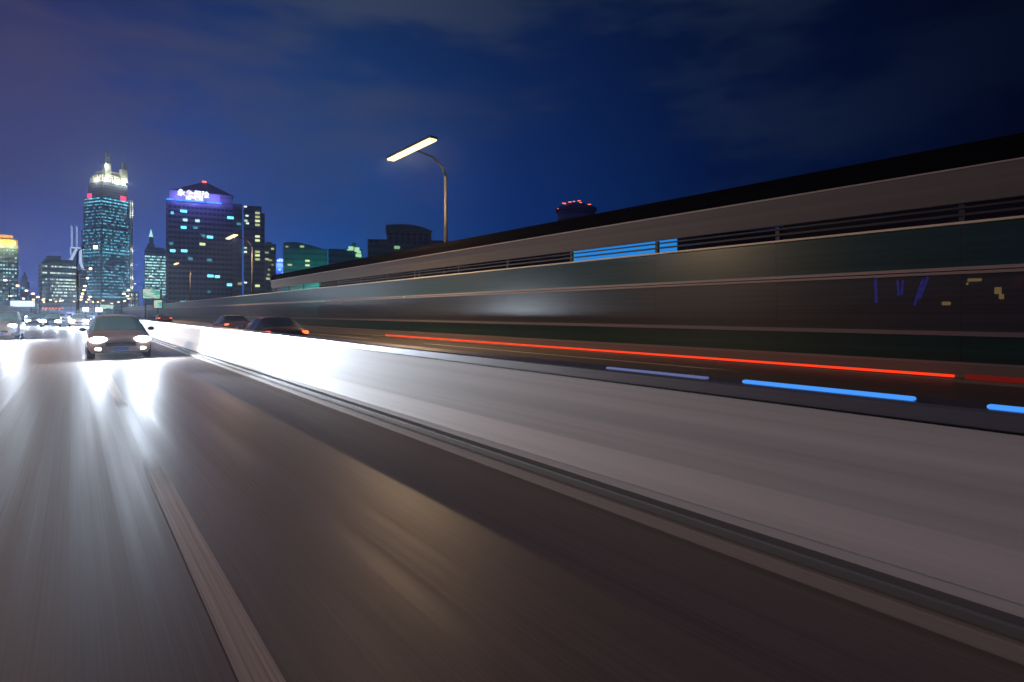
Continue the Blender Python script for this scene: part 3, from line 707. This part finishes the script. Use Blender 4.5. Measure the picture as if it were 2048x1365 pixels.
# blue lit block in the gap + its sign
B = Bld('distant block washed in blue light in the gap between apartment blocks', 559, 420); wd = wid(20, 559, 420)
B.block('wall', -wd/2, wd/2, 0, 12, 0, HT(527, 420), M['b_purple']); B.block('roof', -wd/2+1, wd/2-1, 1, 10, HT(527,420)+.05, HT(524,420), M['b_dark']); flood(B.t, (0,-4,HT(530,420)), (.1,.2,1.0), 9000, 1)
B.grid('f', -wd/2, wd/2, HT(556,420), HT(530,420), 3, 4, 0, W['cyan'], .4); B.done()
lo, rz = place(563, 418); s2 = thing('rooftop_sign', 'small glowing blue-white rooftop sign on the blue-lit block', 'sign', (lo[0], lo[1], HT(525,418)), rz)
b = BM()
for k, (u, h_) in enumerate(((-2.6,1.6),(-1.2,2.4),(.3,2.2),(1.6,2.0),(2.9,1.4))): box(b, u-.5, u+.5, -.1, .1, .4, .4+h_)
obj('sign_letters', b, lit('blue_white_sign', (.35,.5,1.0), 3), s2); b = BM(); box(b, -3.4, 3.4, .12, .3, 0, .4); obj('sign_frame', b, M['black'], s2)
# 10 green tinted blocks
B = Bld('broad dark green block with curved roofline left of the bright window cluster', 612, 320); t = B.t
def px10(x): return wid(x-612, 612, 320)
B.block('wall', px10(567), px10(655), 0, 30, 0, HT(497,320), M['b_green'])
b = BM(); pr = [(567,497),(568,487),(590,485),(615,489),(640,495),(655,500),(655,503)]
va = [b.verts.new((px10(x), 1, HT(y_,320)+.05)) for x, y_ in pr]; vb = [b.verts.new((px10(x), 26, HT(y_,320)+.05)) for x, y_ in pr]
for i in range(len(pr)): b.faces.new((va[i], va[(i+1)%len(pr)], vb[(i+1)%len(pr)], vb[i]))
b.faces.new(va[::-1]); b.faces.new(vb); obj('roof', b, M['b_green'], t)
for x_, y_, w_ in ((580,531,2.4),(615,522,2.4),(615,531,2.4),(604,493.5,2.2),(574,495,1.6)): B.win('f', px10(x_), HT(y_,320), w_, 1.0, 0 if y_ > 497 else 1, W['yellow'])
flood(t, (px10(640), -9, 9), (.1,1,.85), 9000, 2); B.done()
B = Bld('low green block with a cluster of bright pale green windows on top', 692, 300); t = B.t
def px11(x): return wid(x-692, 692, 300)
B.block('wall', px11(657), px11(725), 0, 26, 0, HT(499,300), M['b_green']); B.block('roof', px11(704), px11(712), 3, 10, HT(499,300)+.05, HT(484,300), M['b_olive'])
for x_, y_, w_, h_ in ((702,497,2.6,2.2),(714,499,2.6,2.4),(718,504,2.1,1.4),(714,510.5,1.3,1.7),(720,511,1.7,1.7),(696,500,.8,.7)):
    b = BM(); box(b, px11(x_)-w_/2, px11(x_)+w_/2, -.3, .04 if y_ > 500 else 2.0, HT(y_,300)-h_/2, HT(y_,300)+h_/2); obj('window', b, W['green'][0], t)
B.done()
B = Bld('dark olive apartment block with wider rounded top behind the noise barrier', 800, 260); t = B.t
def px12(x): return wid(x-800, 800, 260)
B.block('wing', px12(736), px12(774), 0, 22, 0, HT(480,260), M['b_olive']); B.block('wall', px12(774)+.05, px12(864), 1, 24, 0, HT(461,260), M['b_olive'])
b = BM(); pr = [(771,461),(772,451),(800,448.5),(825,449),(848,454),(866,461)]
va = [b.verts.new((px12(x), .2, HT(y_,260)+.05)) for x, y_ in pr]; vb = [b.verts.new((px12(x), 22, HT(y_,260)+.05)) for x, y_ in pr]
for i in range(len(pr)): b.faces.new((va[i], va[(i+1)%len(pr)], vb[(i+1)%len(pr)], vb[i]))
b.faces.new(va[::-1]); b.faces.new(vb); obj('roof', b, M['b_olive'], t)
B.block('wing', px12(864)+.05, px12(915), 3, 20, 0, HT(478,260), M['b_olive'])
for x_ in (740, 750, 778, 790, 802, 814, 826, 838, 850): 
    for y_ in (468, 476, 484):
        if x_ < 760 and y_ < 482: continue
        b = BM(); box(b, px12(x_), px12(x_)+1.5, (.93 if x_ > 770 else -.07), (1.05 if x_ > 770 else .05), HT(y_,260)-.7, HT(y_,260)+.6); obj('window', b, M['dglass'], t)
B.win('f', px12(794), HT(495,260), 2.6, 1.4, 1, W['green']); B.done()
# 13 round tower with red beacons
B = Bld('dark round-topped tower with red aviation lights beyond the canopy', 1152, 300, 0); t = B.t
rr = wid(37, 1152, 300)
b = BM(); tube(b, [(0,0,0),(0,0,HT(424,300))], [rr, rr], 24); obj('wall', b, M['b_dark'], t)
b = BM(); tube(b, [(0,0,HT(424,300)+.05),(0,0,HT(418,300))], [rr*1.12, rr*1.12], 24); obj('ledge', b, M['b_dark'], t)
b = BM(); tube(b, [(0,0,HT(418,300)+.05),(0,0,HT(411,300))], [rr*.82, rr*.7], 24); obj('roof', b, M['b_dark'], t)
for x_, y_, w_ in ((-24,410.5,1.8),(-12,408.5,1.8),(-4,407.5,1.2),(6,406.5,1.6),(9,410,1.2),(26,414,1.6),(-33,421,1.8),(-22,411.5,1.2)):
    b = BM(); u = wid(x_,1152,300); box(b, u-w_/2, u+w_/2, -rr*.6, -rr*.6+.4, HT(y_,300)-.15, HT(y_,300)+.15); obj('beacon', b, M['red_beacon'], t)

# ------------------------------------------------------------------ behind the noise barrier
def low_block(label, x0, x1, zc, y_top, m):
    xm = (x0+x1)/2; B = Bld(label, xm, zc); wd = wid(x1-x0, xm, zc)
    hh = HT(y_top, zc); B.block('wall', -wd/2, wd/2, 0, 14, 0, hh, m); B.block('roof', -wd/2-.3, wd/2+.3, -.3, 14.3, hh+.02, hh+.35, M['b_roof'])
    return B, wd
B, wd = low_block('low dark hall behind the noise barrier, left part', 640, 830, 95, 540, M['b_hall']); B.grid('f', -wd/2, wd/2, 2, 6, 14, 1, 0, W['cyan'], .15, .3, .3); B.done()
B, wd = low_block('dark hall behind the noise barrier, between the low hall and the blue billboard', 832, 1070, 90, 505, M['b_hall']); B.done()
B, wd = low_block('dark hall behind the noise barrier carrying the blue billboard', 1040, 1558, 70, 470, M['b_hall']); B.done()
lo, rz = place(1250, 68); bb = thing('billboard', 'glowing blue billboard seen in the gap under the barrier canopy', 'billboard', (lo[0], lo[1], 0), rz)
wd = wid(205, 1250, 68); b = BM(); box(b, -wd/2, wd/2, 0, .3, HT(524,68), HT(474,68)); obj('board', b, M['neon_cyan'], bb)
b = BM()
for u in (-wd/3, 0, wd/3): tube(b, [(u,.5,0),(u,.5,HT(476,68))], .12, 8)
obj('support_frame', b, M['post'], bb)
b = BM(); box(b, -wd/2-.3, -wd/2-.02, -.02, .32, HT(524,68), HT(474,68)); obj('end_panel', b, W['teal'][0], bb)
B, wd = low_block('dark hall with blue neon tubes behind the clear panels at right', 1535, 2110, 40, 388, M['b_hall']); t = B.t
xm = (1535+2110)/2
def pxn(x): return wid(x-xm, xm, 40)
for x0, y0_, x1, y1_, r_, m_ in ((1749,556,1751,606,.09,'neon_dim'),(1795,560,1797,592,.07,'neon_dim'),(1806,560,1803,590,.07,'neon_dim'),(1846,560,1828,612,.08,'neon_dim'),(1855,556,1838,600,.08,'neon_dim')):
    b = BM(); tube(b, [(pxn(x0),-.35,HT(y0_,40)),(pxn(x1),-.35,HT(y1_,40))], r_, 8); obj('neon_tube', b, M[m_], t)
for x_, y_, w_, h_ in ((1890,608,.5,.25),(1942,564,.75,.2),(1926,571,.3,.16),(1983,585,.35,.45),(1989,596,.25,.35)):
    b = BM(); box(b, pxn(x_)-w_/2, pxn(x_)+w_/2, -.4, -.1, HT(y_,40)-h_/2, HT(y_,40)+h_/2); obj('wall_lamp', b, M['yellow_lamp'], t, bevel=.05)
b = BM(); box(b, pxn(2008), pxn(2028), -.3, -.1, HT(580,40), HT(556,40)); obj('red_sign', b, M['red_glow_dim'], t)
B.done()
# ------------------------------------------------------------------ boards, signs and low things at left
def board(label, x0, x1, y0, y1, zc, m, posts=True, cat='billboard', name='billboard', fr=None):
    xm = (x0+x1)/2; lo, rz = place(xm, zc); t = thing(name, label, cat, lo, rz)
    wd = wid(x1-x0, xm, zc); za, zb = HT(y1, zc), HT(y0, zc)
    b = BM(); box(b, -wd/2, wd/2, 0, .4, za, zb); obj('board', b, m, t)
    b = BM(); box(b, -wd/2-.2, wd/2+.2, .42, .7, za-.2, zb+.2); obj('frame', b, M['post'], t)
    for u in ((-wd*.35, wd*.35) if wd > 3 else (0,)):
        b = BM(); tube(b, [(u,.9,0),(u,.9,za+1)], .18, 8); obj('post', b, M['post'], t)
    return t
def road_sign(name, c1_, c2_, s):
    m = bpy.data.materials.new(name); m.use_nodes = True; n = m.node_tree.nodes; l = m.node_tree.links; bs = n['Principled BSDF']
    t = n.new('ShaderNodeTexCoord'); z = n.new('ShaderNodeTexNoise'); z.inputs['Scale'].default_value = .9; z.inputs['Detail'].default_value = 3
    mpn = n.new('ShaderNodeMapping'); mpn.inputs['Scale'].default_value = (.5,1,2.2); l.new(t.outputs['Object'], mpn.inputs[0]); l.new(mpn.outputs[0], z.inputs['Vector'])
    r = n.new('ShaderNodeValToRGB'); r.color_ramp.elements[0].position = .42; r.color_ramp.elements[1].position = .55; r.color_ramp.elements[0].color = (*c1_,1); r.color_ramp.elements[1].color = (*c2_,1)
    l.new(z.outputs[0], r.inputs[0]); l.new(r.outputs[0], bs.inputs['Emission Color']); l.new(r.outputs[0], bs.inputs['Base Color']); bs.inputs['Emission Strength'].default_value = s; return m
M['rs_green'] = road_sign('lit_green_sign', (.05,.5,.42), (.75,.85,.6), .75)
board('pale green and cream lit direction sign before the narrow cyan-lit block', 286, 320, 579, 597, 150, M['rs_green'], name='road_sign', cat='road sign')
board('smaller pale green lit sign below and right of the larger direction sign', 308, 324, 601, 616, 130, M['rs_green'], name='road_sign', cat='road sign')
board('dim green overhead direction sign below the tall tower', 200, 226, 610, 618, 260, M['rs_green'], name='road_sign', cat='road sign')
board('long white glowing billboard above the left noise barrier', 19, 70, 602, 614, 210, M['white_soft'])
board('small glaring white board left of the two below the lamp column', 165, 178, 615, 623, 250, M['white_sign'])
board('small glaring white board right of the two below the lamp column', 191, 205, 615.5, 624, 240, M['white_sign'])
# distant low blocks closing the horizon
specs = [('low dark building left of the broad cream-lit office', 20, 92, 700, 596), ('low dark building below the broad cream-lit office', 92, 165, 760, 598), ('long dark low block below the tall tower', 160, 262, 560, 602), ('low block right of the narrow cyan-lit block', 318, 420, 500, 597)]
for lb, x0, x1, zc, yt in specs:
    xm = (x0+x1)/2; B = Bld(lb, xm, zc); wd = wid(x1-x0, xm, zc); hh = HT(yt, zc)
    B.block('wall', -wd/2, wd/2, 0, 14, 0, hh, M['b_dark']); B.block('roof', -wd/4, wd/5, 2, 10, hh+.05, hh+3.4, M['b_dark'])
    B.grid('f', -wd/2+2, wd/2-2, 4, hh-1, 14, 3, 0, W['cream'], .22, .25, .3); B.done()
# low shopfront row with red and white lights
B = Bld('low shopfront row with red and white lights between the left lamps', 100, 330); wd = wid(40, 100, 330)
B.block('wall', -wd/2, wd/2, 0, 8, 0, HT(614,330), M['b_dark']); B.block('roof', -wd/2-.3, wd/2+.3, -.3, 8.3, HT(614,330)+.02, HT(613,330)+.3, M['b_roof'])
B.grid('f', -wd/2, wd/2, HT(622,330), HT(618,330), 12, 1, 0, W['pale'], .8, .6, .7)
for k in range(7):
    b = BM(); u = -wd/2+1+k*1.5; box(b, u, u+.9, -.3, .04, HT(617.5,330), HT(616,330)); obj('red_light', b, M['red_beacon'], B.t)
B.done()

# ------------------------------------------------------------------ night haze
b = BM(); box(b, -520, 620, -30, 1100, -2.2, 236); hz = obj('haze', b, M['ground']); hz['kind'] = 'stuff'; hz.data.materials.clear()
m = bpy.data.materials.new('haze'); m.use_nodes = True; n = m.node_tree.nodes; n.remove(n['Principled BSDF'])
pv = n.new('ShaderNodeVolumePrincipled'); pv.inputs['Color'].default_value = (.60,.76,1.0,1); pv.inputs['Density'].default_value = HAZE; pv.inputs['Anisotropy'].default_value = .78
m.node_tree.links.new(pv.outputs[0], n['Material Output'].inputs['Volume']); hz.data.materials.append(m)
